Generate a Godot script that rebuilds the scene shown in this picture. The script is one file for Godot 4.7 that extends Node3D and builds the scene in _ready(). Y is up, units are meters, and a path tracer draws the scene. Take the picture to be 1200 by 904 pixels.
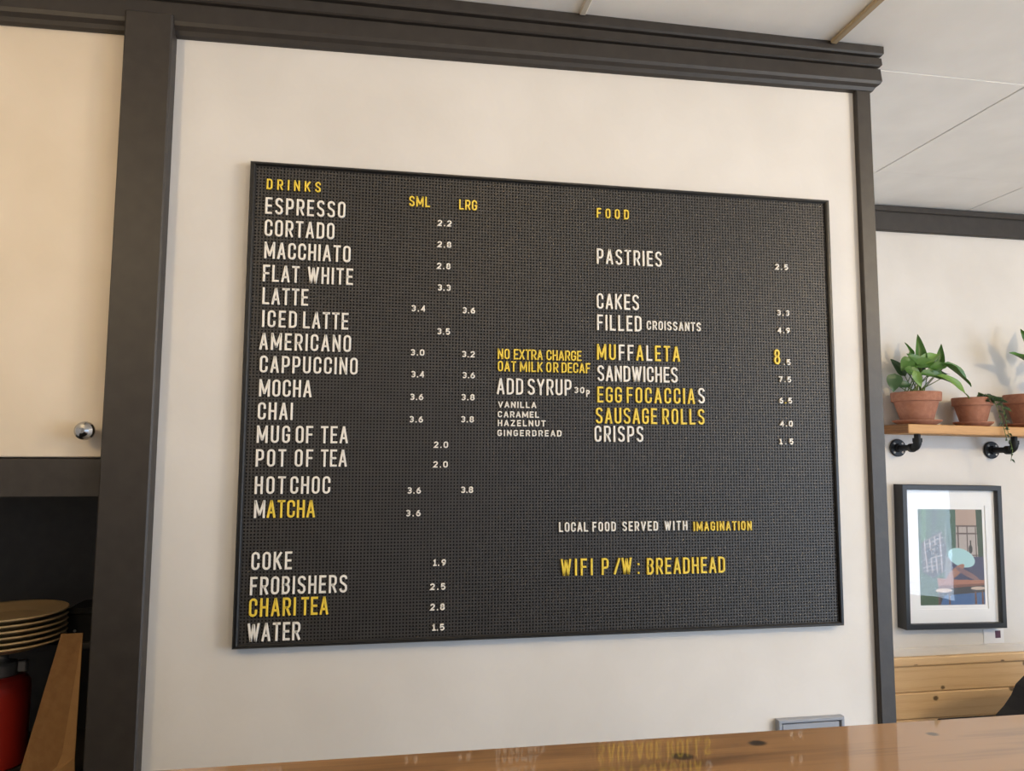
extends Node3D
# A cafe bar wall with a pegboard menu. x to the right, y up, z towards the customer; metres.

const CEIL := 2.268
const BACK := -0.954
const BOARD_W := 1.2192
const BOARD_H := 0.9144
const BOARD_Y := 0.9893
const COUNTER_Y := 1.0932

var M := {}
var names := {}
var glyphs := {}
var rng := RandomNumberGenerator.new()

# one row of the menu: size, colour (one letter for all or one per character), baseline in mm above the board's
# lower edge, then each word with where it starts and ends in mm from the board's left edge
var MENU := [
	["mid", "Y", 860.9, "DRINKS", 31.0, 132.3],
	["tall", "W", 812.3, "ESPRESSO", 29.9, 180.1],
	["tall", "W", 768.6, "CORTADO", 30.1, 160.3],
	["tall", "W", 724.7, "MACCHIATO", 31.1, 192.1],
	["tall", "W", 679.9, "FLAT", 30.0, 97.1, "WHITE", 112.6, 197.8],
	["tall", "W", 635.8, "LATTE", 30.6, 114.8],
	["tall", "W", 592.1, "ICED", 31.7, 94.8, "LATTE", 106.6, 191.2],
	["tall", "W", 548.7, "AMERICANO", 28.3, 197.3],
	["tall", "W", 505.2, "CAPPUCCINO", 30.3, 210.8],
	["mid", "Y", 844.4, "SML", 303.4, 344.6],
	["mid", "Y", 843.6, "LRG", 402.9, 439.1],
	["num", "W", 807.2, "2.2", 360.2, 388.1],
	["num", "W", 763.7, "2.8", 360.4, 388.1],
	["num", "W", 719.8, "2.8", 360.0, 387.2],
	["num", "W", 676.3, "3.3", 361.6, 387.8],
	["num", "W", 632.6, "3.4", 310.9, 339.1],
	["num", "W", 632.3, "3.6", 411.2, 437.1],
	["num", "W", 588.4, "3.5", 361.8, 387.9],
	["num", "W", 545.2, "3.0", 311.0, 338.1],
	["num", "W", 544.4, "3.2", 411.2, 437.4],
	["num", "W", 502.4, "3.4", 312.6, 338.8],
	["num", "W", 502.6, "3.6", 412.5, 438.0],
	["tall", "W", 460.1, "MOCHA", 30.8, 126.3],
	["tall", "W", 416.7, "CHAI", 29.9, 92.9],
	["tall", "W", 373.2, "MUG", 29.6, 89.3, "OF", 99.8, 131.3, "TEA", 145.6, 195.8],
	["tall", "W", 329.0, "POT", 29.3, 83.4, "OF", 99.3, 132.6, "TEA", 146.9, 195.0],
	["tall", "W", 278.6, "HOT", 29.3, 84.4, "CHOC", 92.9, 165.6],
	["tall", "WYYYYY", 234.6, "MATCHA", 29.7, 139.0],
	["tall", "W", 140.0, "COKE", 28.3, 100.3],
	["tall", "W", 95.2, "FROBISHERS", 27.5, 201.4],
	["tall", "Y", 56.3, "CHARI", 27.1, 109.6, "TEA", 119.2, 167.9],
	["tall", "W", 12.0, "WATER", 25.8, 118.8],
	["num", "W", 458.0, "3.6", 311.4, 337.5],
	["num", "W", 459.0, "3.8", 411.0, 437.8],
	["num", "W", 414.5, "3.6", 310.8, 337.6],
	["num", "W", 415.6, "3.8", 410.8, 436.8],
	["num", "W", 365.6, "2.0", 359.2, 386.9],
	["num", "W", 327.6, "2.0", 358.5, 386.7],
	["num", "W", 277.7, "3.6", 309.3, 335.8],
	["num", "W", 278.5, "3.8", 412.3, 436.8],
	["num", "W", 234.6, "3.6", 307.5, 335.9],
	["num", "W", 140.4, "1.9", 361.2, 385.8],
	["num", "W", 95.3, "2.5", 356.0, 385.1],
	["num", "W", 57.4, "2.8", 356.6, 384.3],
	["num", "W", 19.6, "1.5", 361.0, 384.2],
	["mid", "Y", 843.7, "FOOD", 689.2, 758.9],
	["tall", "W", 746.1, "PASTRIES", 688.6, 829.6],
	["num", "W", 752.7, "2.5", 1086.7, 1116.7],
	["tall", "W", 651.9, "CAKES", 688.0, 778.5],
	["num", "W", 652.2, "3.3", 1087.2, 1116.3],
	["tall", "W", 607.4, "FILLED", 688.4, 783.4],
	["mid2", "W", 611.9, "CROISSANTS", 794.9, 913.7],
	["num", "W", 614.2, "4.9", 1088.2, 1116.5],
	["mid", "Y", 542.7, "NO", 483.3, 507.3, "EXTRA", 515.5, 574.8, "CHARGE", 582.5, 655.2],
	["mid", "Y", 518.1, "OAT", 483.5, 520.7, "MILK", 528.3, 574.8, "OR", 581.9, 607.0, "DECAF", 613.5, 673.4],
	["tall", "W", 472.1, "ADD", 481.9, 534.8, "SYRUP", 544.3, 634.1],
	["num", "W", 477.2, "30", 639.3, 660.8],
	["num", "W", 474.4, "p", 664.0, 673.2],
	["tall", "YYWWYWYYY", 546.6, "MUFFALETA", 688.0, 866.2],
	["tall", "Y", 546.5, "8", 1078.2, 1095.5],
	["num", "W", 545.6, ".5", 1099.8, 1115.7],
	["tall", "W", 502.6, "SANDWICHES", 688.4, 860.7],
	["num", "W", 508.6, "7.5", 1087.1, 1115.9],
	["tall", "Y", 459.0, "EGG", 688.1, 739.6, "FOCACCIA", 750.2, 897.5],
	["tall", "W", 460.4, "S", 905.1, 921.0],
	["num", "WYW", 463.3, "6.5", 1087.1, 1116.6],
	["tall", "Y", 416.4, "SAUSAGE", 684.6, 814.5, "ROLLS", 826.0, 918.0],
	["small", "W", 445.7, "VANILLA", 484.6, 561.5],
	["small", "W", 426.4, "CARAMEL", 484.1, 567.3],
	["small", "W", 409.1, "HAZELNUT", 484.2, 580.7],
	["small", "W", 389.5, "GINGERBREAD", 483.7, 613.3],
	["num", "W", 414.3, "4.0", 1087.7, 1116.4],
	["num", "W", 376.7, "1.5", 1085.1, 1116.5],
	["tall", "W", 379.5, "CRISPS", 681.7, 784.6],
	["mid2", "W", 201.1, "LOCAL", 607.9, 667.2, "FOOD", 676.2, 724.7, "SERVED", 738.4, 813.4, "WITH", 827.4, 876.2],
	["mid2", "Y", 199.1, "IMAGINATION", 889.7, 1017.1],
	["tall", "Y", 116.0, "WIFI", 611.5, 676.3, "P", 694.9, 708.4, "/", 720.1, 733.0, "W", 736.2, 758.4, ":", 769.5, 775.3],
	["tall", "Y", 114.1, "BREADHEAD", 789.1, 956.4],
]
# size: cap height, width of a plain letter, stroke (mm)
var FACE := {"tall": [32.5, 14.2, 3.9], "mid": [20.8, 10.6, 2.9], "mid2": [18.7, 9.4, 2.7], "small": [12.4, 8.9, 2.3], "num": [12.4, 8.9, 2.4]}


func _ready() -> void:
	rng.seed = 7
	setup_view()
	setup_light()
	make_materials()
	build_room()
	build_beam_and_posts()
	build_ceiling()
	build_cupboard()
	build_rear_panelling()
	build_counter()
	build_menu_board()
	build_niche_things()
	build_wall_plate()
	build_shelf()
	build_plants()
	build_picture()
	build_chair()


# ------------------------------------------------------------------ view and light

func setup_view() -> void:
	var cam := Camera3D.new()
	cam.name = "camera"
	cam.fov = 56.455
	cam.near = 0.05
	cam.far = 60.0
	cam.position = Vector3(0.2757, 1.35, 1.4014)
	cam.rotation_degrees = Vector3(5.1926, -9.5649, 0.2647)
	add_child(cam)
	cam.current = true
	var we := WorldEnvironment.new()
	we.name = "world_environment"
	var env := Environment.new()
	env.background_mode = Environment.BG_SKY
	var sm := ProceduralSkyMaterial.new()
	sm.sky_top_color = Color(0.52, 0.66, 0.86)
	sm.sky_horizon_color = Color(0.80, 0.86, 0.94)
	sm.ground_horizon_color = Color(0.62, 0.63, 0.66)
	sm.ground_bottom_color = Color(0.42, 0.42, 0.43)
	sm.sun_angle_max = 0.0
	sm.energy_multiplier = 1.0
	var sky := Sky.new()
	sky.sky_material = sm
	env.sky = sky
	env.tonemap_mode = Environment.TONE_MAPPER_LINEAR
	env.tonemap_exposure = 0.94
	env.sdfgi_enabled = true
	env.ssao_enabled = true
	env.ssil_enabled = true
	we.environment = env
	add_child(we)


func setup_light() -> void:
	# daylight through the shop window on the right and the one behind the customers
	window_light("shop_window_light", Vector3(4.52, 1.12, 2.85), 90.0, Vector2(2.3, 1.85), 14.6)
	window_light("front_window_light", Vector3(2.6, 1.42, 4.10), 0.0, Vector2(2.7, 1.3), 1.5)


func window_light(called: String, at: Vector3, turn: float, size: Vector2, energy: float) -> void:
	var l := AreaLight3D.new()
	l.name = called
	l.area_size = size
	l.light_energy = energy
	l.light_color = Color(0.815, 0.90, 1.0)
	l.area_range = 12.0
	l.shadow_enabled = true
	l.position = at
	l.rotation_degrees.y = turn
	add_child(l)


func pendant(at: Vector3, energy: float, label: String) -> void:
	var t := thing("pendant_lamp", label, "lamp", at, "globe pendants over the bar")
	var g := SphereMesh.new()
	g.radius = 0.085
	g.height = 0.17
	mi("globe", g, M.globe, t)
	mi("socket", lathe([[0.0, 0.13], [0.02, 0.13], [0.026, 0.12], [0.034, 0.085], [0.036, 0.07], [0.0, 0.07]], 20), M.black_metal, t)
	mi("cord", lathe([[0.0, 0.125], [0.003, 0.125], [0.003, CEIL - at.y - 0.02], [0.0, CEIL - at.y - 0.02]], 8), M.black_metal, t)
	mi("ceiling_rose", lathe([[0.0, CEIL - at.y], [0.04, CEIL - at.y], [0.035, CEIL - at.y - 0.02], [0.0, CEIL - at.y - 0.024]], 20), M.black_metal, t)
	var l := OmniLight3D.new()
	l.name = "bulb_light"
	l.light_energy = energy
	l.light_color = Color(1.0, 0.88, 0.68)
	l.light_size = 0.085
	l.omni_range = 12.0
	l.omni_attenuation = 2.0
	l.shadow_enabled = true
	t.add_child(l, true)


# ------------------------------------------------------------------ naming

func numbered(called: String) -> String:
	var n: int = names.get(called, 0)
	names[called] = n + 1
	return called if n == 0 else "%s_%03d" % [called, n]


func thing(called: String, label: String, category: String, at := Vector3.ZERO, group := "") -> Node3D:
	var o := Node3D.new()
	o.name = numbered(called)
	o.position = at
	add_child(o)
	tag(o, label, category, group)
	return o


func tag(o: Node3D, label: String, category: String, group := "", kind := "") -> void:
	o.set_meta("label", label)
	o.set_meta("category", category)
	if group:
		o.set_meta("group", group)
	if kind:
		o.set_meta("kind", kind)


func struct(called: String, label: String, category: String) -> Node3D:
	var o := Node3D.new()
	o.name = called
	add_child(o)
	tag(o, label, category, "", "structure")
	return o


func mi(called: String, mesh: Mesh, mat: Material, parent: Node, at := Vector3.ZERO, turn := Vector3.ZERO) -> MeshInstance3D:
	var o := MeshInstance3D.new()
	o.name = called
	o.mesh = mesh
	o.material_override = mat
	o.position = at
	o.rotation = turn
	parent.add_child(o, true)
	return o


# ------------------------------------------------------------------ shapes

func begin() -> SurfaceTool:
	var st := SurfaceTool.new()
	st.begin(Mesh.PRIMITIVE_TRIANGLES)
	return st


func vert(st: SurfaceTool, p: Vector3, n: Vector3, uv := Vector2.ZERO) -> void:
	st.set_normal(n)
	st.set_uv(uv)
	st.add_vertex(p)


func face_uv(p: Vector3, n: Vector3) -> Vector2:
	var a := n.abs()
	if a.y >= a.x and a.y >= a.z:
		return Vector2(p.x, p.z)
	if a.z >= a.x:
		return Vector2(p.x, -p.y)
	return Vector2(p.z, -p.y)


# a flat polygon, its corners counter-clockwise seen from outside
func flat(st: SurfaceTool, pts: Array) -> void:
	var n: Vector3 = (pts[1] - pts[0]).cross(pts[2] - pts[0])
	if n.length() < 1e-14 and pts.size() > 3:
		n = (pts[2] - pts[0]).cross(pts[3] - pts[0])
	n = n.normalized()
	for i in range(1, pts.size() - 1):
		for k in [0, i + 1, i]:
			vert(st, pts[k], n, face_uv(pts[k], n))


# chamfered box
func add_box(st: SurfaceTool, c: Vector3, s: Vector3, b := 0.0) -> void:
	var h := s * 0.5
	b = minf(b, minf(h.x, minf(h.y, h.z)) * 0.9)
	var ax := [Vector3.RIGHT, Vector3.UP, Vector3.BACK]
	for i in 3:
		var j := (i + 1) % 3
		var k := (i + 2) % 3
		for sg in [-1.0, 1.0]:
			var f := []
			for q in [[-1, -1], [1, -1], [1, 1], [-1, 1]]:
				f.append(c + ax[i] * h[i] * sg + ax[j] * (h[j] - b) * q[0] + ax[k] * (h[k] - b) * q[1])
			if sg < 0:
				f.reverse()
			flat(st, f)
	if b <= 0.0:
		return
	for i in 3:
		var j := (i + 1) % 3
		var k := (i + 2) % 3
		for sj in [-1.0, 1.0]:
			for sk in [-1.0, 1.0]:
				var f := []
				for q in [[-1, 0], [1, 0], [1, 1], [-1, 1]]:
					var bj: float = 0.0 if q[1] == 0 else b
					var bk: float = b if q[1] == 0 else 0.0
					f.append(c + ax[i] * (h[i] - b) * q[0] + ax[j] * (h[j] - bj) * sj + ax[k] * (h[k] - bk) * sk)
				if sj * sk < 0:
					f.reverse()
				flat(st, f)
	for sx in [-1.0, 1.0]:
		for sy in [-1.0, 1.0]:
			for sz in [-1.0, 1.0]:
				var f := [c + Vector3(h.x * sx, (h.y - b) * sy, (h.z - b) * sz), c + Vector3((h.x - b) * sx, h.y * sy, (h.z - b) * sz), c + Vector3((h.x - b) * sx, (h.y - b) * sy, h.z * sz)]
				if sx * sy * sz < 0:
					f.reverse()
				flat(st, f)


func box(s: Vector3, b := 0.0) -> ArrayMesh:
	var st := begin()
	add_box(st, Vector3.ZERO, s, b)
	return st.commit()


# box given by its limits, in world coordinates
func span(x0: float, x1: float, y0: float, y1: float, z0: float, z1: float, b := 0.0) -> ArrayMesh:
	var st := begin()
	add_box(st, Vector3((x0 + x1) / 2, (y0 + y1) / 2, (z0 + z1) / 2), Vector3(x1 - x0, y1 - y0, z1 - z0), b)
	return st.commit()


# turned shape: [radius, height] pairs, outline running so that the outside lies to its right going up
func lathe(prof: Array, seg := 28) -> ArrayMesh:
	var st := begin()
	var p := []
	for q in prof:
		p.append(Vector2(q[0], q[1]))
	for i in p.size() - 1:
		var a: Vector2 = p[i]
		var b: Vector2 = p[i + 1]
		var d := b - a
		if d.length() < 1e-9:
			continue
		var n2 := Vector2(d.y, -d.x).normalized()
		if (p[0].y > p[p.size() - 1].y and p[0].x <= 0.0) or p[0].y > p[p.size() - 1].y:
			n2 = -n2
		for k in seg:
			var t0 := TAU * k / seg
			var t1 := TAU * (k + 1) / seg
			var c0 := Vector3(cos(t0), 0, sin(t0))
			var c1 := Vector3(cos(t1), 0, sin(t1))
			var q0 := c0 * a.x + Vector3.UP * a.y
			var q1 := c1 * a.x + Vector3.UP * a.y
			var q2 := c1 * b.x + Vector3.UP * b.y
			var q3 := c0 * b.x + Vector3.UP * b.y
			var n0 := c0 * n2.x + Vector3.UP * n2.y
			var n1 := c1 * n2.x + Vector3.UP * n2.y
			var us := [Vector2(t0, a.y), Vector2(t1, a.y), Vector2(t1, b.y), Vector2(t0, b.y)]
			var ps := [q0, q1, q2, q3]
			var ns := [n0, n1, n1, n0]
			var face: Vector3 = (q1 - q0).cross(q2 - q0) + (q2 - q0).cross(q3 - q0)
			var order := [0, 1, 2, 0, 2, 3] if face.dot(n0 + n1) < 0 else [0, 2, 1, 0, 3, 2]
			for o in order:
				vert(st, ps[o], ns[o], us[o])
	return st.commit()


# round tube along a path
func tube(path: Array, r: float, seg := 8, r_end := -1.0) -> ArrayMesh:
	var st := begin()
	var rings := []
	var dirs := []
	var up := Vector3(0.13, 0.31, 0.94)
	for i in path.size():
		var d: Vector3 = (path[mini(i + 1, path.size() - 1)] - path[maxi(i - 1, 0)]).normalized()
		var u := d.cross(up).normalized()
		var w := d.cross(u)
		var rr := r if r_end < 0 else lerpf(r, r_end, float(i) / (path.size() - 1))
		var ring := []
		var nn := []
		for k in seg:
			var t := TAU * k / seg
			var n := u * cos(t) + w * sin(t)
			ring.append(path[i] + n * rr)
			nn.append(n)
		rings.append(ring)
		dirs.append(nn)
	for i in path.size() - 1:
		for k in seg:
			var k1 := (k + 1) % seg
			for o in [[i, k], [i + 1, k1], [i, k1], [i, k], [i + 1, k], [i + 1, k1]]:
				vert(st, rings[o[0]][o[1]], dirs[o[0]][o[1]])
	flat(st, rings[0])
	var last: Array = rings[path.size() - 1].duplicate()
	last.reverse()
	flat(st, last)
	return st.commit()


# polygon (counter-clockwise in x, y) made solid between z0 and z1
func prism(poly: PackedVector2Array, z0: float, z1: float) -> ArrayMesh:
	var st := begin()
	if not Geometry2D.is_polygon_clockwise(poly):
		pass
	else:
		poly.reverse()
	var idx := Geometry2D.triangulate_polygon(poly)
	for i in range(0, idx.size(), 3):
		var t := [poly[idx[i]], poly[idx[i + 1]], poly[idx[i + 2]]]
		if (t[1] - t[0]).cross(t[2] - t[0]) < 0:
			t.reverse()
		flat(st, [Vector3(t[0].x, t[0].y, z1), Vector3(t[1].x, t[1].y, z1), Vector3(t[2].x, t[2].y, z1)])
		flat(st, [Vector3(t[2].x, t[2].y, z0), Vector3(t[1].x, t[1].y, z0), Vector3(t[0].x, t[0].y, z0)])
	for i in poly.size():
		var a := poly[i]
		var b := poly[(i + 1) % poly.size()]
		flat(st, [Vector3(a.x, a.y, z0), Vector3(b.x, b.y, z0), Vector3(b.x, b.y, z1), Vector3(a.x, a.y, z1)])
	return st.commit()


# ------------------------------------------------------------------ materials

func mat(called: String, c: Color, rough: float, metal := 0.0) -> StandardMaterial3D:
	var m := StandardMaterial3D.new()
	m.resource_name = called
	m.albedo_color = c
	m.roughness = rough
	m.metallic = metal
	M[called] = m
	return m


func noise_tex(seed_: int, freq: float, c0: Color, c1: Color, size := 512, bump := 0.0) -> NoiseTexture2D:
	var n := FastNoiseLite.new()
	n.seed = seed_
	n.frequency = freq
	n.fractal_octaves = 4
	var t := NoiseTexture2D.new()
	t.noise = n
	t.width = size
	t.height = size
	t.seamless = true
	if bump > 0.0:
		t.as_normal_map = true
		t.bump_strength = bump
	else:
		var g := Gradient.new()
		g.set_color(0, c0)
		g.set_color(1, c1)
		t.color_ramp = g
	return t


func mottle(m: StandardMaterial3D, seed_: int, freq: float, c0: Color, c1: Color, scale: float, bump := 0.0, bump_freq := 0.05) -> void:
	m.albedo_color = Color.WHITE
	m.albedo_texture = noise_tex(seed_, freq, c0, c1)
	m.uv1_triplanar = true
	m.uv1_world_triplanar = true
	m.uv1_scale = Vector3.ONE * scale
	if bump > 0.0:
		m.normal_enabled = true
		m.normal_texture = noise_tex(seed_ + 1, bump_freq, Color.BLACK, Color.WHITE, 512, bump)
		m.normal_scale = 0.35


func wood_image(w: int, h: int, seed_: int, light: Color, dark: Color, rings: float, knots: Array, blotch: float, aspect: float, contrast := 0.55) -> ImageTexture:
	var im := Image.create(w, h, false, Image.FORMAT_RGB8)
	var a := FastNoiseLite.new()
	a.seed = seed_
	a.frequency = 1.0
	a.fractal_octaves = 3
	var f := FastNoiseLite.new()
	f.seed = seed_ + 9
	f.frequency = 1.0
	f.fractal_octaves = 2
	var knot_c := dark.darkened(0.55)
	for y in h:
		for x in w:
			var u := float(x) / w
			var v := float(y) / h
			var bend := 0.0
			var kn := 0.0
			for k in knots:
				var d := Vector2((u - k[0]) * aspect * 0.75, v - k[1])
				var r: float = d.length() / k[2]
				if r < 4.0:
					bend += exp(-r * 0.8) * 0.5 * signf(d.y) * minf(1.0, absf(d.y) / k[2])
					kn = maxf(kn, 1.0 - smoothstep(0.55, 1.25, r + 0.25 * f.get_noise_2d(u * 60, v * 60)))
			var warp := a.get_noise_2d(u * 2.2, v * 3.0) * 0.07 + f.get_noise_2d(u * 9.0, v * 20.0) * 0.008
			var g := fposmod((v + warp - bend * 0.12) * rings, 1.0)
			g = absf(g * 2.0 - 1.0)
			var fine := f.get_noise_2d(u * 14.0, v * 260.0) * 0.5 + 0.5
			var bl := a.get_noise_2d(u * 5.0 + 31.0, v * 16.0) * 0.5 + 0.5
			var t := clampf(pow(g, 2.2) * contrast + (fine - 0.5) * 0.45 + (bl - 0.5) * blotch, 0.0, 1.0)
			im.set_pixel(x, y, light.lerp(dark, t).lerp(knot_c, kn * 0.85))
	return ImageTexture.create_from_image(im)


func make_materials() -> void:
	var m := mat("wall_paint", Color(0.88, 0.86, 0.82), 0.75)
	mottle(m, 3, 0.006, Color(0.835, 0.818, 0.797), Color(0.875, 0.860, 0.842), 0.9, 0.5, 0.03)
	m = mat("ceiling_paint", Color(0.86, 0.84, 0.82), 0.85)
	mottle(m, 8, 0.008, Color(0.935, 0.925, 0.91), Color(0.965, 0.955, 0.94), 1.3, 0.4, 0.04)
	m = mat("cupboard_paint", Color(0.85, 0.79, 0.70), 0.5)
	mottle(m, 11, 0.007, Color(0.845, 0.785, 0.70), Color(0.875, 0.82, 0.745), 1.1, 0.3, 0.04)
	m = mat("dark_paint", Color(0.21, 0.195, 0.185), 0.48)
	mottle(m, 14, 0.02, Color(0.172, 0.155, 0.143), Color(0.212, 0.193, 0.178), 2.2, 0.7, 0.035)
	m = mat("batten_paint", Color(0.80, 0.77, 0.72), 0.7)
	m = mat("batten_wood", Color(0.66, 0.59, 0.48), 0.7)
	m = mat("frame_black", Color(0.085, 0.085, 0.09), 0.35)
	m = mat("peg_plastic", Color(0.25, 0.238, 0.23), 0.5)
	mottle(m, 21, 0.02, Color(0.205, 0.196, 0.19), Color(0.235, 0.224, 0.217), 2.0)
	mat("peg_backing", Color(0.035, 0.035, 0.035), 0.95)
	mat("white_plastic", Color(0.93, 0.91, 0.875), 0.4)
	mat("yellow_plastic", Color(0.93, 0.81, 0.29), 0.4)
	mat("chrome", Color(0.72, 0.72, 0.72), 0.12, 1.0)
	mat("steel", Color(0.62, 0.60, 0.57), 0.35, 0.6)
	mat("black_metal", Color(0.055, 0.058, 0.065), 0.45, 0.6)
	mat("iron_pipe", Color(0.12, 0.125, 0.135), 0.5, 0.5)
	mat("screw", Color(0.75, 0.74, 0.72), 0.35, 0.9)
	mat("red_enamel", Color(0.66, 0.165, 0.125), 0.3)
	m = mat("stoneware", Color(0.62, 0.52, 0.38), 0.35)
	mat("stoneware_rim", Color(0.70, 0.60, 0.44), 0.35)
	mat("black_box", Color(0.05, 0.047, 0.045), 0.35)
	m = mat("kraft", Color(0.56, 0.41, 0.24), 0.85)
	mottle(m, 25, 0.03, Color(0.54, 0.39, 0.225), Color(0.61, 0.45, 0.275), 3.0, 1.2, 0.08)
	m = mat("kraft_inside", Color(0.62, 0.46, 0.28), 0.85)
	mottle(m, 27, 0.03, Color(0.60, 0.445, 0.27), Color(0.66, 0.50, 0.31), 3.0, 1.2, 0.08)
	m = mat("terracotta", Color(0.66, 0.38, 0.26), 0.85)
	mottle(m, 31, 0.02, Color(0.56, 0.37, 0.29), Color(0.68, 0.48, 0.39), 5.0, 1.2, 0.08)
	mat("soil", Color(0.12, 0.085, 0.06), 1.0)
	m = mat("lime_bloom", Color(0.80, 0.74, 0.68), 0.9)
	for g in [["leaf", Color(0.27, 0.43, 0.16)], ["leaf_light", Color(0.42, 0.56, 0.25)], ["leaf_dark", Color(0.17, 0.29, 0.14)], ["leaf_grey", Color(0.20, 0.27, 0.20)]]:
		m = mat(g[0], g[1], 0.42)
		m.backlight_enabled = true
		m.backlight = (g[1] as Color).lightened(0.1) * 0.5
	mat("stem", Color(0.36, 0.44, 0.20), 0.6)
	mat("card", Color(0.90, 0.90, 0.91), 0.8)
	mat("card_print", Color(0.36, 0.25, 0.33), 0.8)
	mat("mat_board", Color(0.92, 0.92, 0.92), 0.9)
	mat("picture_frame", Color(0.11, 0.115, 0.125), 0.45)
	mat("plate_grey", Color(0.57, 0.59, 0.63), 0.5)
	mat("plate_groove", Color(0.12, 0.13, 0.16), 0.6)
	m = mat("upholstery", Color(0.075, 0.07, 0.078), 0.9)
	mottle(m, 35, 0.05, Color(0.065, 0.06, 0.07), Color(0.095, 0.09, 0.10), 6.0, 2.0, 0.15)
	m = mat("floor_board", Color(0.4, 0.3, 0.2), 0.5)
	mottle(m, 41, 0.01, Color(0.62, 0.60, 0.57), Color(0.69, 0.67, 0.64), 1.0)
	m = mat("window_glass", Color(0.95, 0.97, 1.0, 0.06), 0.02)
	m.transparency = BaseMaterial3D.TRANSPARENCY_ALPHA
	m = mat("picture_glass", Color(1, 1, 1, 0.03), 0.02)
	m.metallic_specular = 0.3
	m.transparency = BaseMaterial3D.TRANSPARENCY_ALPHA
	m = mat("globe", Color(1.0, 0.95, 0.88), 0.4)
	m.emission_enabled = true
	m.emission = Color(1.0, 0.88, 0.68)
	m.emission_energy_multiplier = 1.5
	# wood with its own grain and knots
	m = mat("counter_wood", Color.WHITE, 0.3)
	m.albedo_texture = wood_image(1024, 512, 51, Color(0.60, 0.46, 0.31), Color(0.31, 0.215, 0.135), 9.0, [[0.300, 0.785, 0.006], [0.262, 0.80, 0.007], [0.385, 0.79, 0.004], [0.16, 0.80, 0.004], [0.43, 0.815, 0.005], [0.05, 0.82, 0.006], [0.60, 0.3, 0.05], [0.8, 0.6, 0.02]], 1.25, 2.0, 0.45)
	m.uv1_scale = Vector3(0.5, 1.0, 1)
	m.clearcoat_enabled = true
	m.clearcoat = 1.0
	m.clearcoat_roughness = 0.03
	m = mat("pine", Color.WHITE, 0.55)
	m.albedo_texture = wood_image(1024, 128, 61, Color(0.87, 0.75, 0.59), Color(0.75, 0.59, 0.42), 3.0, [[0.11, 0.4, 0.10], [0.46, 0.35, 0.07], [0.80, 0.6, 0.09]], 0.3, 11.0, 0.3)
	m.uv1_scale = Vector3(1.0, 11.0, 1)
	m = mat("shelf_wood", Color.WHITE, 0.6)
	m.albedo_texture = wood_image(512, 128, 71, Color(0.77, 0.59, 0.38), Color(0.56, 0.385, 0.22), 4.0, [[0.2, 0.6, 0.06]], 0.4, 5.0, 0.4)
	m.uv1_scale = Vector3(1.2, 6.0, 1)
	m = mat("shelf_end_grain", Color.WHITE, 0.8)
	m.albedo_texture = wood_image(128, 64, 75, Color(0.52, 0.36, 0.21), Color(0.33, 0.21, 0.12), 5.0, [], 0.5, 4.0)
	m.uv1_scale = Vector3(5, 20, 1)


# ------------------------------------------------------------------ the room

func build_room() -> void:
	var o := struct("floor", "pale grey cafe floor", "floor")
	mi("floor_slab", span(-2.4, 4.75, -0.1, 0.0, BACK - 0.15, 4.35), M.floor_board, o)
	o = struct("wall_center", "cream white painted wall behind the menu board", "wall")
	mi("wall_face", span(-0.20, 1.331, 0.0, CEIL, BACK, -0.02), M.wall_paint, o)
	o = struct("wall_back", "white rear wall with shelf and picture", "wall")
	mi("wall_face", span(-2.4, 4.75, 0.0, CEIL + 0.1, BACK - 0.15, BACK), M.wall_paint, o)
	o = struct("wall_left", "cream wall closing the room on the left", "wall")
	mi("wall_face", span(-2.4, -2.25, 0.0, CEIL + 0.1, BACK, 4.2), M.wall_paint, o)
	mi("wall_face", span(-2.25, -1.322, 0.0, CEIL, BACK, -0.03), M.wall_paint, o)
	o = struct("wall_right", "white wall around the shop window", "wall")
	mi("wall_face", span(4.6, 4.75, 0.0, 0.12, BACK, 4.2), M.wall_paint, o)
	mi("wall_face", span(4.6, 4.75, 2.1, CEIL + 0.1, BACK, 4.2), M.wall_paint, o)
	mi("wall_face", span(4.6, 4.75, 0.12, 2.1, BACK, 1.62), M.wall_paint, o)
	mi("wall_face", span(4.6, 4.75, 0.12, 2.1, 4.08, 4.2), M.wall_paint, o)
	o = struct("wall_front", "white wall behind the customers with a window", "wall")
	mi("wall_face", span(-2.4, 4.75, 0.0, 0.75, 4.2, 4.35), M.wall_paint, o)
	mi("wall_face", span(-2.4, 4.75, 2.1, CEIL + 0.1, 4.2, 4.35), M.wall_paint, o)
	mi("wall_face", span(-2.4, 1.2, 0.75, 2.1, 4.2, 4.35), M.wall_paint, o)
	mi("wall_face", span(4.0, 4.75, 0.75, 2.1, 4.2, 4.35), M.wall_paint, o)
	o = struct("window_1", "wide shop window with dark mullions on the right", "window")
	for z in [1.62, 2.415, 3.21, 4.03]:
		mi("mullion", span(4.64, 4.70, 0.12, 2.1, z, z + 0.05, 0.004), M.dark_paint, o)
	for y in [0.12, 2.05]:
		mi("frame_rail", span(4.64, 4.70, y, y + 0.05, 1.62, 4.08, 0.004), M.dark_paint, o)
	for z in [1.67, 2.465, 3.26]:
		mi("pane", span(4.668, 4.672, 0.17, 2.05, z, z + (0.745 if z < 3.0 else 0.77)), M.window_glass, o)
	o = struct("window_2", "cafe window with dark mullions behind the customers", "window")
	for x in [1.2, 2.575, 3.95]:
		mi("mullion", span(x, x + 0.05, 0.75, 2.1, 4.24, 4.30, 0.004), M.dark_paint, o)
	for y in [0.75, 2.05]:
		mi("frame_rail", span(1.2, 4.0, y, y + 0.05, 4.24, 4.30, 0.004), M.dark_paint, o)
	for x in [1.25, 2.625]:
		mi("pane", span(x, x + 1.325, 0.8, 2.05, 4.268, 4.272), M.window_glass, o)


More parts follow.
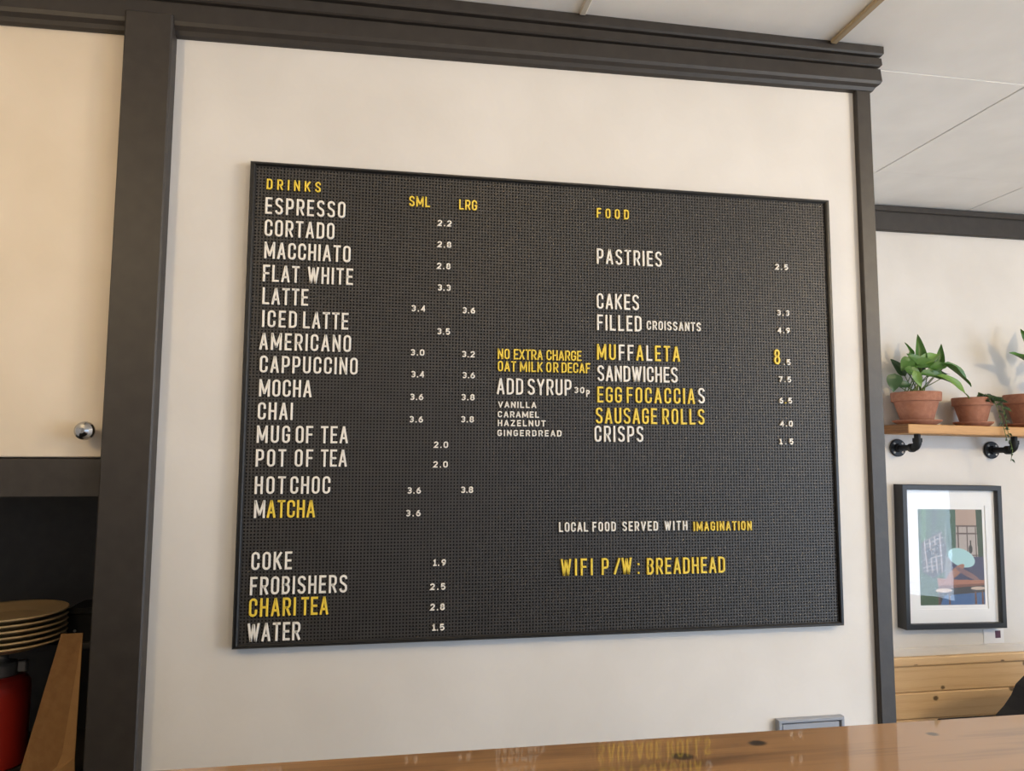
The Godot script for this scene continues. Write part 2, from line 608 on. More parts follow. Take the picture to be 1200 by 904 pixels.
# the moulded beam runs along the wall and returns round its corner
func build_beam_and_posts() -> void:
	var o := struct("trim_1", "dark painted moulded beam along the ceiling above the menu", "beam")
	# [distance from the wall, height, share of the beam's slope]
	var prof := [[0.0, 2.267, 0.0], [0.030, 2.267, 0.0], [0.030, 2.250, 0.2], [0.027, 2.246, 0.2], [0.018, 2.245, 0.25], [0.018, 2.241, 0.25], [0.026, 2.240, 0.3], [0.027, 2.224, 0.5], [0.024, 2.221, 0.5], [0.016, 2.220, 0.5], [0.016, 2.216, 0.5], [0.024, 2.215, 0.6], [0.026, 2.186, 0.9], [0.023, 2.180, 0.95], [0.016, 2.175, 1.0], [0.012, 2.168, 1.0], [0.004, 2.166, 1.0], [0.0, 2.166, 1.0]]
	var st := begin()
	var slope := 0.0150
	for i in prof.size() - 1:
		var a: Array = prof[i]
		var b: Array = prof[i + 1]
		var cx := 1.331
		var ya := func(x: float, q: Array) -> float: return q[1] + q[2] * slope * (x - 1.28)
		var xs := [-2.25, -1.0, 0.0, 1.0]
		for k in xs.size():
			var x0: float = xs[k]
			var last := k == xs.size() - 1
			var xa: float = cx + a[0] if last else xs[k + 1]
			var xb: float = cx + b[0] if last else xs[k + 1]
			flat(st, [Vector3(x0, ya.call(x0, b), -0.02 + b[0]), Vector3(xb, ya.call(xb, b), -0.02 + b[0]), Vector3(xa, ya.call(xa, a), -0.02 + a[0]), Vector3(x0, ya.call(x0, a), -0.02 + a[0])])
		flat(st, [Vector3(cx + b[0], ya.call(cx, b), -0.02 + b[0]), Vector3(cx + b[0], ya.call(cx, b), BACK), Vector3(cx + a[0], ya.call(cx, a), BACK), Vector3(cx + a[0], ya.call(cx, a), -0.02 + a[0])])
	mi("moulding", st.commit(), M.dark_paint, o)
	o = struct("trim_2", "wide dark painted post between the cupboard and the menu wall", "post")
	mi("post_board", span(-0.2335, -0.1485, 0.0, 2.178, -0.05, 0.012, 0.003), M.dark_paint, o)
	o = struct("trim_3", "narrow dark painted strip on the corner of the menu wall", "post")
	mi("corner_strip", span(1.300, 1.336, 0.0, 2.168, -0.06, -0.007, 0.002), M.dark_paint, o)
	o = struct("trim_4", "dark painted cornice along the top of the rear wall", "cornice")
	mi("cornice_board", span(1.34, 4.6, 2.172, CEIL - 0.001, BACK, BACK + 0.018, 0.003), M.dark_paint, o)
	mi("cornice_lip", span(1.34, 4.6, 2.243, CEIL - 0.002, BACK + 0.018, BACK + 0.026, 0.003), M.dark_paint, o)


func build_ceiling() -> void:
	var o := struct("ceiling", "off-white panelled ceiling", "ceiling")
	mi("ceiling_slab", span(-2.4, 4.75, CEIL + 0.012, CEIL + 0.12, BACK - 0.15, 4.35), M.ceiling_paint, o)
	var xs := [-2.25, -1.697, -1.109, -0.521, 0.067, 0.655, 1.237, 1.833, 2.423, 3.011, 3.599, 4.187, 4.6]
	var zs := [BACK, -0.650, -0.085, 0.480, 1.045, 1.610, 2.175, 2.740, 3.305, 3.870, 4.2]
	for i in xs.size() - 1:
		for k in zs.size() - 1:
			var gx := 0.0022 if i == 6 or i == 7 else 0.0012
			var dy: float = [0.0, 0.0006, 0.0011][(i * 5 + k * 7) % 3]
			mi("ceiling_panel", span(xs[i] + gx, xs[i + 1] - gx, CEIL + dy, CEIL + 0.0115, zs[k] + 0.0008, zs[k + 1] - 0.0008, 0.001), M.ceiling_paint, o)
	o = struct("trim_5", "white batten covering a ceiling joint above the menu", "batten")
	mi("batten", span(0.649, 0.663, CEIL - 0.006, CEIL, 0.012, 4.2, 0.002), M.batten_paint, o)
	o = struct("trim_6", "beige batten covering a ceiling joint near the beam's end", "batten")
	mi("batten", span(1.226, 1.243, CEIL - 0.010, CEIL, 0.012, 4.2, 0.003), M.batten_wood, o)
	pendant(Vector3(-0.75, 1.98, 1.15), 0.42, "globe pendant lamp hanging before the cupboard")
	pendant(Vector3(0.66, 2.09, 1.00), 0.19, "globe pendant lamp hanging before the menu board")
	pendant(Vector3(2.62, 2.08, 1.40), 1.85, "globe pendant lamp hanging before the plant shelf")


func build_rear_panelling() -> void:
	var o := struct("trim_7", "white painted dado board above the pine panelling", "dado rail")
	mi("dado_board", span(1.34, 4.6, 0.631, 0.660, BACK, BACK + 0.012, 0.002), M.wall_paint, o)
	o = struct("trim_8", "knotty pine plank panelling under the picture", "panelling")
	mi("capping", span(1.34, 4.6, 0.601, 0.631, BACK, BACK + 0.026, 0.004), M.pine, o)
	var y := 0.600
	for i in 7:
		var y0 := maxf(y - 0.0905, 0.0)
		var st := begin()
		var shift := Vector3(0.37 * i * i + 0.21, i * 0.013, 0)  # another stretch of the grain on each plank
		add_box(st, shift, Vector3(3.26, y - y0 - 0.0015, 0.018), 0.004)
		var p := mi("plank", st.commit(), M.pine, o, Vector3(2.97, (y + y0) / 2, BACK + 0.009) - shift)
		p.name = "plank" if i == 0 else "plank_%03d" % i
		y = y0


func build_cupboard() -> void:
	var t := thing("wall_cupboard", "built-in cupboard with cream door above an open dark niche", "cupboard")
	var L := -1.30
	var R := -0.2335
	var d := mi("door", span(L, R - 0.003, 1.3345, 2.16, -0.045, -0.022, 0.002), M.cupboard_paint, t)
	d.set_meta("label", "cream painted cupboard door")
	var k := mi("knob", lathe([[0.0, 0.0], [0.007, 0.0], [0.007, 0.010], [0.009, 0.014], [0.014, 0.018], [0.0165, 0.024], [0.0170, 0.029], [0.0155, 0.035], [0.011, 0.040], [0.005, 0.0425], [0.0, 0.043]], 28), M.chrome, d, Vector3(-0.263, 1.382, -0.022), Vector3(PI / 2, 0, 0))
	k.set_meta("label", "round chrome knob")
	mi("rail", span(L, R, 1.263, 1.332, -0.06, -0.016, 0.002), M.dark_paint, t)
	mi("back_panel", span(L, R, 0.60, 2.20, -0.50, -0.48), M.dark_paint, t)
	mi("side_panel", span(R, R + 0.02, 0.0, 2.20, -0.50, -0.052), M.dark_paint, t)
	mi("side_panel", span(L - 0.02, L, 0.0, 2.20, -0.50, -0.02), M.dark_paint, t)
	mi("top_panel", span(L, R, 1.31, 1.33, -0.48, -0.06), M.dark_paint, t)
	mi("base_panel", span(L, R, 0.0, 0.70, -0.48, -0.02), M.dark_paint, t)
	mi("shelf_board", span(L, R, 0.946, 0.958, -0.48, -0.215, 0.001), M.dark_paint, t)


# ------------------------------------------------------------------ bar

func build_counter() -> void:
	var t := thing("bar_counter", "lacquered brown wooden bar counter in front of the menu wall", "counter")
	var st := begin()
	add_box(st, Vector3(0.0, COUNTER_Y - 0.022, 1.06), Vector3(2.5, 0.044, 0.606), 0.004)
	mi("worktop", st.commit(), M.counter_wood, t)
	mi("body", span(-1.2, 1.2, 0.0, COUNTER_Y - 0.044, 0.84, 1.24, 0.004), M.dark_paint, t)


# ------------------------------------------------------------------ menu board

func arc(cx: float, cy: float, rx: float, ry: float, a0: float, a1: float, n := 7) -> Array:
	var r := []
	for i in n + 1:
		var a := deg_to_rad(lerpf(a0, a1, float(i) / n))
		r.append(Vector2(cx + rx * cos(a), cy + ry * sin(a)))
	return r


func wide(ch: String) -> float:
	match ch:
		"I", ".", ":": return 0.0
		"M": return 1.5
		"W": return 1.65
		"N", "K", "X": return 1.05
		"A", "V", "Y": return 1.1
		"E", "F", "L": return 0.85
		"T": return 0.95
		"/": return 0.9
		"1": return 0.45
	return 1.0


# centre lines of the strokes of a letter, each [points, closed, how far its ends reach on in strokes]
func strokes(ch: String, W: float, H: float) -> Array:
	var r := minf(W / 2, H * 0.27)
	var c := W / 2
	var m := H * 0.5
	var slim := H > W * 1.9
	var o := 0.0 if slim else 14.0  # squat letters have wide open mouths
	var P := func(q: Array) -> Array:
		var l := []
		for i in range(0, q.size(), 2):
			l.append(Vector2(q[i] * W, q[i + 1] * H))
		return l
	match ch:
		"A": return [[P.call([0, 0, 0.47, 1]), false, 0.45], [P.call([0.53, 1, 1, 0]), false, 0.45], [P.call([0.16, 0.28, 0.84, 0.28]), false, 0.0]]
		"B": return [[P.call([0, 0, 0, 1]), false], [P.call([0, 1]) + arc(W - r * 1.08, H * 0.77, r, H * 0.23, 90, -90, 9) + P.call([0, 0.54]), false, 0.0], [P.call([0, 0.54]) + arc(W - r, H * 0.27, r, H * 0.27, 90, -90, 9) + P.call([0, 0]), false, 0.0]]
		"C": return [[(P.call([1, 0.68]) if slim else []) + arc(c, H - r, c, r, o, 180, 10) + arc(c, r, c, r, 180, 360 - o, 10) + (P.call([1, 0.32]) if slim else []), false, 0.3]]
		"D": return [[P.call([0, 0, 0, 1]) + arc(W - r * 1.2, H - r, r * 1.2, r, 90, 0) + arc(W - r * 1.2, r, r * 1.2, r, 0, -90), true]]
		"E": return [[P.call([1, 1, 0, 1, 0, 0, 1, 0]), false], [P.call([0, 0.5, 0.88, 0.5]), false]]
		"F": return [[P.call([1, 1, 0, 1, 0, 0]), false], [P.call([0, 0.5, 0.86, 0.5]), false]]
		"G": return [[(P.call([1, 0.71]) if slim else []) + arc(c, H - r, c, r, o + 8, 180, 10) + arc(c, r, c, r, 180, 360, 10) + P.call([1, 0.45, 0.6, 0.45]), false, 0.25]]
		"H": return [[P.call([0, 0, 0, 1]), false], [P.call([1, 0, 1, 1]), false], [P.call([0, 0.5, 1, 0.5]), false, 0.0]]
		"I": return [[P.call([0, 0, 0, 1]), false]] if W > 0.0 else [[[Vector2(0, 0), Vector2(0, H)], false]]
		"K": return [[P.call([0, 0, 0, 1]), false], [P.call([1, 1, 0.08, 0.42]), false, 0.3], [P.call([0.34, 0.56, 1, 0]), false, 0.3]]
		"L": return [[P.call([0, 1, 0, 0, 1, 0]), false]]
		"M": return [[P.call([0, 0, 0, 1]), false], [P.call([1, 0, 1, 1]), false], [P.call([0.02, 0.98, 0.5, 0.14]), false, 0.25], [P.call([0.5, 0.14, 0.98, 0.98]), false, 0.25]]
		"N": return [[P.call([0, 0, 0, 1]), false], [P.call([1, 0, 1, 1]), false], [P.call([0.03, 0.97, 0.97, 0.03]), false, 0.25]]
		"O", "0": return [[arc(c, H - r, c, r, 0, 180, 12) + arc(c, r, c, r, 180, 360, 12), true]]
		"P": return [[P.call([0, 0, 0, 1]), false], [P.call([0, 1]) + arc(W - r, H - r, r, r, 90, 0) + arc(W - r, H * 0.40 + r, r, r, 0, -90) + P.call([0, 0.40]), false, 0.0]]
		"R": return [[P.call([0, 0, 0, 1]), false], [P.call([0, 1]) + arc(W - r, H - r, r, r, 90, 0) + arc(W - r, H * 0.44 + r, r, r, 0, -90) + P.call([0, 0.44]), false, 0.0], [P.call([0.5, 0.44, 1, 0]), false, 0.4]]
		"S": return [[arc(c, H - r, c, r, 8 + o * 1.5, 180, 9) + P.call([0.05, 0.64, 0.26, 0.56, 0.74, 0.44, 0.95, 0.36]) + arc(c, r, c, r, 0, -172 + o * 1.5, 9), false, 0.3]]
		"T": return [[P.call([0, 1, 1, 1]), false], [P.call([0.5, 1, 0.5, 0]), false]]
		"U": return [[P.call([0, 1]) + arc(c, r, c, r, 180, 360, 10) + P.call([1, 1]), false]]
		"V": return [[P.call([0, 1, 0.48, 0]), false, 0.45], [P.call([0.52, 0, 1, 1]), false, 0.45]]
		"W": return [[P.call([0, 1, 0.25, 0]), false, 0.45], [P.call([0.27, 0, 0.48, 0.95]), false, 0.4], [P.call([0.52, 0.95, 0.73, 0]), false, 0.4], [P.call([0.75, 0, 1, 1]), false, 0.45]]
		"X": return [[P.call([0, 0, 1, 1]), false, 0.4], [P.call([0, 1, 1, 0]), false, 0.4]]
		"Y": return [[P.call([0, 1, 0.5, 0.45]), false, 0.4], [P.call([1, 1, 0.5, 0.45]), false, 0.4], [P.call([0.5, 0.5, 0.5, 0]), false]]
		"Z": return [[P.call([0, 1, 1, 1]), false], [P.call([0.97, 0.97, 0.03, 0.03]), false, 0.2], [P.call([0, 0, 1, 0]), false]]
		"1": return [[P.call([0, 0.8, 0.7, 1]), false, 0.2], [P.call([0.7, 1, 0.7, 0]), false], [P.call([0, 0, 1.4, 0]), false]]
		"2": return [[arc(c, H - r, c, r, 160, -25, 10) + P.call([0, 0, 1, 0]), false, 0.3]]
		"3": return [[arc(c, H - r, c, r, 145, -75, 9) + P.call([0.4, 0.52]), false, 0.1], [P.call([0.4, 0.52]) + arc(c, r, c, r, 75, -145, 9), false, 0.1]]
		"4": return [[P.call([1, 0.27, 0, 0.27, 0.72, 1]), false, 0.2], [P.call([0.72, 1, 0.72, 0]), false]]
		"5": return [[P.call([0.92, 1, 0.12, 1, 0.05, 0.52]) + arc(c, H * 0.31, c, H * 0.31, 105, -140, 11), false, 0.2]]
		"6": return [[arc(c, H * 0.30, c, H * 0.30, 0, 360, 14), true], [P.call([0.80, 1.0, 0.42, 0.86, 0.1, 0.58, 0, 0.3]), false, 0.1]]
		"7": return [[P.call([0, 1, 1, 1, 0.35, 0]), false, 0.3]]
		"8": return [[arc(c, H * 0.76, c * 0.86, H * 0.24, 0, 360, 14), true], [arc(c, H * 0.26, c, H * 0.26, 0, 360, 14), true]]
		"9": return [[arc(c, H * 0.70, c, H * 0.30, 0, 360, 14), true], [P.call([1, 0.7, 0.9, 0.42, 0.58, 0.14, 0.2, 0]), false, 0.1]]
		"/": return [[P.call([0, 0, 1, 1]), false, 0.4]]
		"p": return [[arc(c, H * 0.42, c * 0.8, H * 0.32, 0, 360, 14), true], [P.call([0.1, 0.78, 0.1, -0.45]), false]]
	return []


# a stroke as a raised bar with bevelled shoulders
func add_stroke(st: SurfaceTool, pts: Array, closed: bool, t: float, d: float, reach := 0.5) -> void:
	var p := []
	for q in pts:
		if p.is_empty() or (q - p[-1]).length() > t * 0.04:
			p.append(q)
	if closed and (p[0] - p[-1]).length() < t * 0.04:
		p.pop_back()
	var n := p.size()
	var side := []
	for i in n:
		var a: Vector2 = p[(i - 1 + n) % n] if closed or i > 0 else p[i]
		var b: Vector2 = p[(i + 1) % n] if closed or i < n - 1 else p[i]
		var d0: Vector2 = (p[i] - a).normalized() if a != p[i] else (b - p[i]).normalized()
		var d1: Vector2 = (b - p[i]).normalized() if b != p[i] else d0
		var n0 := Vector2(-d0.y, d0.x)
		var n1 := Vector2(-d1.y, d1.x)
		var mm := (n0 + n1)
		mm = mm.normalized() if mm.length() > 0.2 else n0
		side.append(mm / maxf(mm.dot(n1), 0.42))
	if not closed:  # square ends stand beyond the centre line
		p[0] = p[0] - (p[1] - p[0]).normalized() * t * reach
		p[n - 1] = p[n - 1] + (p[n - 1] - p[n - 2]).normalized() * t * reach
	var bev := t * 0.14
	var lay := [[t * 0.5, 0.0], [t * 0.5, d - bev], [t * 0.5 - bev, d]]
	var at := func(i: int, s: float, k: int) -> Vector3:
		var q: Vector2 = p[i] + side[i] * s * lay[k][0]
		return Vector3(q.x, q.y, lay[k][1])
	for i in (n if closed else n - 1):
		var j := (i + 1) % n
		flat(st, [at.call(i, -1.0, 2), at.call(j, -1.0, 2), at.call(j, 1.0, 2), at.call(i, 1.0, 2)])
		for k in 2:
			flat(st, [at.call(i, -1.0, k), at.call(j, -1.0, k), at.call(j, -1.0, k + 1), at.call(i, -1.0, k + 1)])
			flat(st, [at.call(j, 1.0, k), at.call(i, 1.0, k), at.call(i, 1.0, k + 1), at.call(j, 1.0, k + 1)])
	if not closed:
		flat(st, [at.call(0, 1.0, 0), at.call(0, -1.0, 0), at.call(0, -1.0, 2), at.call(0, 1.0, 2)])
		flat(st, [at.call(n - 1, -1.0, 0), at.call(n - 1, 1.0, 0), at.call(n - 1, 1.0, 2), at.call(n - 1, -1.0, 2)])


func glyph(ch: String, face: String) -> ArrayMesh:
	var key := ch + face
	if not glyphs.has(key):
		var f: Array = FACE[face]
		var t: float = f[2] * 0.001
		var w: float = (f[1] - f[2]) * wide(ch) * 0.001
		var h: float = (f[0] - f[2]) * 0.001
		var st := begin()
		if ch == "." or ch == ":":
			add_box(st, Vector3(0, 0, 0.0018), Vector3(t, t, 0.0036), t * 0.15)
			if ch == ":":
				add_box(st, Vector3(0, h * 0.6, 0.0018), Vector3(t, t, 0.0036), t * 0.15)
		for s in strokes(ch, w, h):
			add_stroke(st, s[0], s[1], t, 0.0036, 0.5 if s.size() < 3 else s[2])
		glyphs[key] = st.commit()
	return glyphs[key]


func build_menu_board() -> void:
	var t := thing("menu_board", "large black pegboard menu with white and yellow letters on the wall", "menu board", Vector3(0, BOARD_Y, 0))
	mi("backing", span(0.004, BOARD_W - 0.004, 0.004, BOARD_H - 0.004, -0.0195, -0.0082), M.peg_backing, t)
	# frame of four mitred rails
	var fx := 0.0096
	var fy := 0.0072
	var W := BOARD_W
	var H := BOARD_H
	for rail in [
			[Vector2(0, 0), Vector2(W, 0), Vector2(W - fx, fy), Vector2(fx, fy)],
			[Vector2(W, H), Vector2(0, H), Vector2(fx, H - fy), Vector2(W - fx, H - fy)],
			[Vector2(0, H), Vector2(0, 0), Vector2(fx, fy), Vector2(fx, H - fy)],
			[Vector2(W, 0), Vector2(W, H), Vector2(W - fx, H - fy), Vector2(W - fx, fy)]]:
		mi("frame_rail", rail_mesh(rail, -0.0195, 0.0, 0.0025), M.frame_black, t)
	# twelve peg panels, each a lattice of 48 by 48 holes
	var pitch := 0.00625
	var bar := 0.0030
	var st := begin()
	for i in 49:
		var wv := bar if i > 0 and i < 48 else bar * 0.5 - 0.00015
		var o := 0.0 if i > 0 and i < 48 else (bar * 0.25 if i == 0 else -bar * 0.25)
		add_box(st, Vector3(i * pitch + o, 0.15, -0.0071), Vector3(wv, 0.3, 0.0022))
		add_box(st, Vector3(0.15, i * pitch + o, -0.00715), Vector3(0.3, wv, 0.0022))
	var lattice := st.commit()
	for r in 3:
		for c in 4:
			mi("peg_panel", lattice, M.peg_plastic, t, Vector3(fx + c * 0.3, fy + r * 0.3, 0))
	for row in MENU:
		var face: String = row[0]
		var f: Array = FACE[face]
		var line := Node3D.new()
		line.name = "price" if face == "num" else "menu_line"
		t.add_child(line, true)
		line.position = Vector3(row[3 + 1] * 0.001, row[2] * 0.001, -0.006)
		for wi in range(3, row.size(), 3):
			var word: String = row[wi]
			var x: float = row[wi + 1]
			var total := 0.0
			for ch in word:
				total += (f[1] - f[2]) * wide(ch) + f[2]
			var gap := 0.0
			if word.length() > 1:
				gap = (row[wi + 2] - row[wi + 1] - total) / (word.length() - 1)
			for i in word.length():
				var ch := word[i]
				var colour: String = row[1] if row[1].length() == 1 else row[1][i]
				var called := "letter"
				if ch in "0123456789":
					called = "digit"
				elif ch in ".:/":
					called = "mark"
				elif colour == "Y":
					called = "yellow_letter"
				mi(called, glyph(ch, face), M.yellow_plastic if colour == "Y" else M.white_plastic, line, Vector3((x + f[2] * 0.5) * 0.001 - line.position.x, f[2] * 0.0005, 0))
				x += (f[1] - f[2]) * wide(ch) + f[2] + gap


# one mitred rail of a frame: outer edge a-b, inner edge c-d, its face rounded off
func rail_mesh(q: Array, z0: float, z1: float, bev: float) -> ArrayMesh:
	var st := begin()
	var cen: Vector2 = (q[0] + q[1] + q[2] + q[3]) / 4.0
	var across: Vector2 = ((q[2] + q[3]) - (q[0] + q[1])).normalized()
	var along: Vector2 = (q[1] - q[0]).normalized()
	var f := [q[0] + across * bev + along * bev * signf((q[3] - q[0]).dot(along)), q[1] + across * bev - along * bev * signf((q[1] - q[2]).dot(along)), q[2] - across * bev + along * bev, q[3] - across * bev - along * bev]
	f[2] = q[2] - across * bev + along * bev * signf((q[1] - q[2]).dot(along))
	f[3] = q[3] - across * bev - along * bev * signf((q[3] - q[0]).dot(along))
	var v := func(p: Vector2, z: float) -> Vector3: return Vector3(p.x, p.y, z)
	flat(st, [v.call(f[0], z1), v.call(f[1], z1), v.call(f[2], z1), v.call(f[3], z1)])
	for i in 4:
		var j := (i + 1) % 4
		flat(st, [v.call(q[i], z0), v.call(q[j], z0), v.call(q[j], z1 - bev), v.call(q[i], z1 - bev)])
		flat(st, [v.call(q[i], z1 - bev), v.call(q[j], z1 - bev), v.call(f[j], z1), v.call(f[i], z1)])
	flat(st, [v.call(q[3], z0), v.call(q[2], z0), v.call(q[1], z0), v.call(q[0], z0)])
	return st.commit()


# ------------------------------------------------------------------ things in the niche

func build_niche_things() -> void:
	var R := 0.1025
	var body := lathe([[0.0, 0.0], [0.055, 0.0], [0.058, 0.003], [R - 0.02, 0.009], [R - 0.004, 0.0165], [R - 0.003, 0.0185], [R - 0.024, 0.0125], [0.058, 0.0075], [0.0, 0.007]], 48)
	var rim := lathe([[R - 0.0045, 0.0160], [R - 0.001, 0.0160], [R, 0.0175], [R - 0.001, 0.0195], [R - 0.005, 0.0195]], 48)
	var order := ["bottom plate of the stack of sand coloured plates in the niche", "second plate from the bottom of the stack in the niche", "third plate from the bottom of the stack in the niche", "fourth plate from the bottom of the stack in the niche", "fifth plate from the bottom of the stack in the niche", "top plate of the stack of sand coloured plates in the niche"]
	for i in 6:
		var t := thing("dinner_plate", order[i], "plate", Vector3(-0.461, 0.958 + i * 0.0108, -0.2), "plates stacked on the niche shelf")
		mi("dish", body, M.stoneware, t)
		mi("rim", rim, M.stoneware_rim, t)
	var t := thing("insulated_flask", "red flask with a steel screw cap under the plate shelf", "flask", Vector3(-0.512, 0.70, -0.30))
	mi("body", lathe([[0.0, 0.0], [0.048, 0.0], [0.052, 0.004], [0.0525, 0.15], [0.051, 0.163], [0.045, 0.173], [0.034, 0.179], [0.0, 0.180]], 40), M.red_enamel, t)
	var c := mi("cap", lathe([[0.0, 0.179], [0.027, 0.179], [0.0285, 0.182], [0.0285, 0.202], [0.026, 0.206], [0.012, 0.209], [0.009, 0.213], [0.010, 0.219], [0.007, 0.223], [0.0, 0.224]], 32), M.steel, t)
	mi("clip", span(0.030, 0.047, 0.186, 0.208, -0.008, 0.008, 0.002), M.steel, c)
	t = thing("kraft_paper_bag", "folded brown kraft paper bag leaning beside the dark post", "paper bag", Vector3(-0.33, 0.70, -0.14))
	mi("front_panel", sheet([Vector3(-0.018, 0.291, -0.02), Vector3(-0.078, 0.0, 0.0), Vector3(0.0, 0.0, 0.014), Vector3(0.006, 0.075, 0.004), Vector3(0.0205, 0.2915, -0.02)], 0.0012), M.kraft, t)
	mi("side_panel", sheet([Vector3(0.0205, 0.2920, -0.0195), Vector3(0.006, 0.075, 0.006), Vector3(0.0, 0.055, 0.010), Vector3(-0.020, 0.036, 0.020), Vector3(-0.042, 0.024, 0.026), Vector3(-0.060, 0.0, 0.030), Vector3(0.042, 0.0, 0.034), Vector3(0.036, 0.075, 0.026)], 0.0012), M.kraft_inside, t)
	t = thing("storage_box", "small black box beside the stacked plates", "box", Vector3(-0.345, 0.958, -0.27))
	mi("body", span(-0.022, 0.032, 0.0, 0.054, -0.05, 0.04, 0.002), M.black_box, t)
	mi("lid", span(-0.024, 0.034, 0.054, 0.067, -0.052, 0.042, 0.002), M.black_box, t)
	mi("catch", lathe([[0.0, 0.0], [0.003, 0.0], [0.0025, 0.002], [0.0, 0.0026]], 12), M.screw, t, Vector3(-0.006, 0.022, 0.040), Vector3(PI / 2, 0, 0))


# thin folded sheet through the given outline, with thickness
func sheet(p: Array, th: float) -> ArrayMesh:
	var st := begin()
	var n: Vector3 = Vector3.ZERO
	var cen := Vector3.ZERO
	for i in p.size():
		n += p[i].cross(p[(i + 1) % p.size()])
		cen += p[i] / p.size()
	n = n.normalized()
	var q := PackedVector2Array()
	for v in p:
		q.append(Vector2(v.x, v.y))
	var idx := Geometry2D.triangulate_polygon(q)
	for i in range(0, idx.size(), 3):
		var t := [p[idx[i]], p[idx[i + 1]], p[idx[i + 2]]]
		if (t[1] - t[0]).cross(t[2] - t[0]).dot(n) < 0:
			t.reverse()
		flat(st, t)
		flat(st, [t[2] - n * th, t[1] - n * th, t[0] - n * th])
	for i in p.size():
		var a: Vector3 = p[i]
		var b: Vector3 = p[(i + 1) % p.size()]
		flat(st, [a, a - n * th, b - n * th, b])
	return st.commit()


func build_wall_plate() -> void:
	var t := thing("access_panel", "grey access panel low on the wall just above the counter edge", "panel", Vector3(1.141, 0.73, -0.02))
	var w := 0.074
	var h := 0.0745
	for rail in [
			[Vector2(-w, -h), Vector2(w, -h), Vector2(w - 0.008, 0.007 - h), Vector2(0.008 - w, 0.007 - h)],
			[Vector2(w, h), Vector2(-w, h), Vector2(0.008 - w, h - 0.007), Vector2(w - 0.008, h - 0.007)],
			[Vector2(-w, h), Vector2(-w, -h), Vector2(0.008 - w, 0.007 - h), Vector2(0.008 - w, h - 0.007)],
			[Vector2(w, -h), Vector2(w, h), Vector2(w - 0.008, h - 0.007), Vector2(w - 0.008, 0.007 - h)]]:
		mi("frame_rail", rail_mesh(rail, 0.0, 0.014, 0.0015), M.plate_grey, t)
	mi("backing", span(0.007 - w, w - 0.007, 0.006 - h, h - 0.006, 0.0, 0.003), M.plate_groove, t)
	mi("door", span(0.0105 - w, w - 0.0105, 0.0095 - h, h - 0.0095, 0.003, 0.011, 0.001), M.plate_grey, t)


# ------------------------------------------------------------------ shelf with plants

func build_shelf() -> void:
	var t := thing("wall_shelf", "rough wooden wall shelf on black iron pipe brackets", "shelf", Vector3(2.02, 1.416, BACK))
	t.rotation.z = -0.016
	mi("board", span(0.0015, 1.3, 0.0, 0.032, 0.002, 0.156, 0.002), M.shelf_wood, t)
	mi("end_grain", span(-0.001, 0.0015, 0.0005, 0.0315, 0.0025, 0.1555, 0.0005), M.shelf_end_grain, t)
	for x in [0.075, 0.464, 0.95]:
		var b := Node3D.new()
		b.name = "pipe_bracket"
		t.add_child(b, true)
		b.position = Vector3(x, -0.048, 0.0)
		mi("flange", lathe([[0.0, 0.001], [0.030, 0.001], [0.032, 0.003], [0.032, 0.007], [0.030, 0.009], [0.016, 0.010], [0.0145, 0.020], [0.0, 0.020]], 28), M.iron_pipe, b, Vector3.ZERO, Vector3(PI / 2, 0, 0))
		for k in 4:
			var a := PI / 4 + k * PI / 2
			mi("screw", lathe([[0.0, 0.009], [0.0045, 0.009], [0.004, 0.0105], [0.0, 0.012]], 10), M.screw, b, Vector3(cos(a) * 0.0225, sin(a) * 0.0225, 0), Vector3(PI / 2, 0, 0))
		mi("pipe", tube([Vector3(0, 0, 0.015), Vector3(0, 0, 0.075)], 0.0105, 16), M.iron_pipe, b)
		var path := []
		for i in 9:
			var a := deg_to_rad(i * 90.0 / 8)
			path.append(Vector3(0, 0.022 - 0.022 * cos(a), 0.083 + 0.022 * sin(a)))
		mi("elbow", tube(path, 0.0135, 16), M.iron_pipe, b)
		mi("collar", tube([Vector3(0, 0, 0.070), Vector3(0, 0, 0.084)], 0.0155, 16), M.iron_pipe, b)
		mi("collar", tube([Vector3(0, 0.020, 0.105), Vector3(0, 0.034, 0.105)], 0.0155, 16), M.iron_pipe, b)
		mi("riser", tube([Vector3(0, 0.03, 0.105), Vector3(0, 0.048, 0.105)], 0.0105, 16), M.iron_pipe, b)


func shelf_top(x: float) -> float:
	return 1.448 - 0.016 * (x - 2.02)


func pot(t: Node3D, r: float, h: float) -> void:
	mi("saucer", lathe([[0.0, 0.0], [r * 0.72, 0.0], [r * 0.98, 0.013], [r * 1.0, 0.017], [r * 0.95, 0.018], [r * 0.72, 0.006], [0.0, 0.005]], 36), M.terracotta, t)
	var y0 := 0.006
	var rl := h * 0.30
	mi("pot", lathe([[0.0, y0], [r * 0.60, y0], [r * 0.63, y0 + 0.004], [r * 0.90, y0 + h - rl], [r * 0.99, y0 + h - rl + 0.001], [r * 1.0, y0 + h - rl + 0.004], [r * 1.02, y0 + h - 0.003], [r * 1.0, y0 + h], [r * 0.92, y0 + h], [r * 0.88, y0 + h - 0.02], [0.0, y0 + h - 0.02]], 40), M.terracotta, t)
	mi("soil", lathe([[0.0, y0 + h - 0.019], [r * 0.88, y0 + h - 0.0195], [r * 0.86, y0 + h - 0.014], [r * 0.4, y0 + h - 0.010], [0.0, y0 + h - 0.009]], 24), M.soil, t)


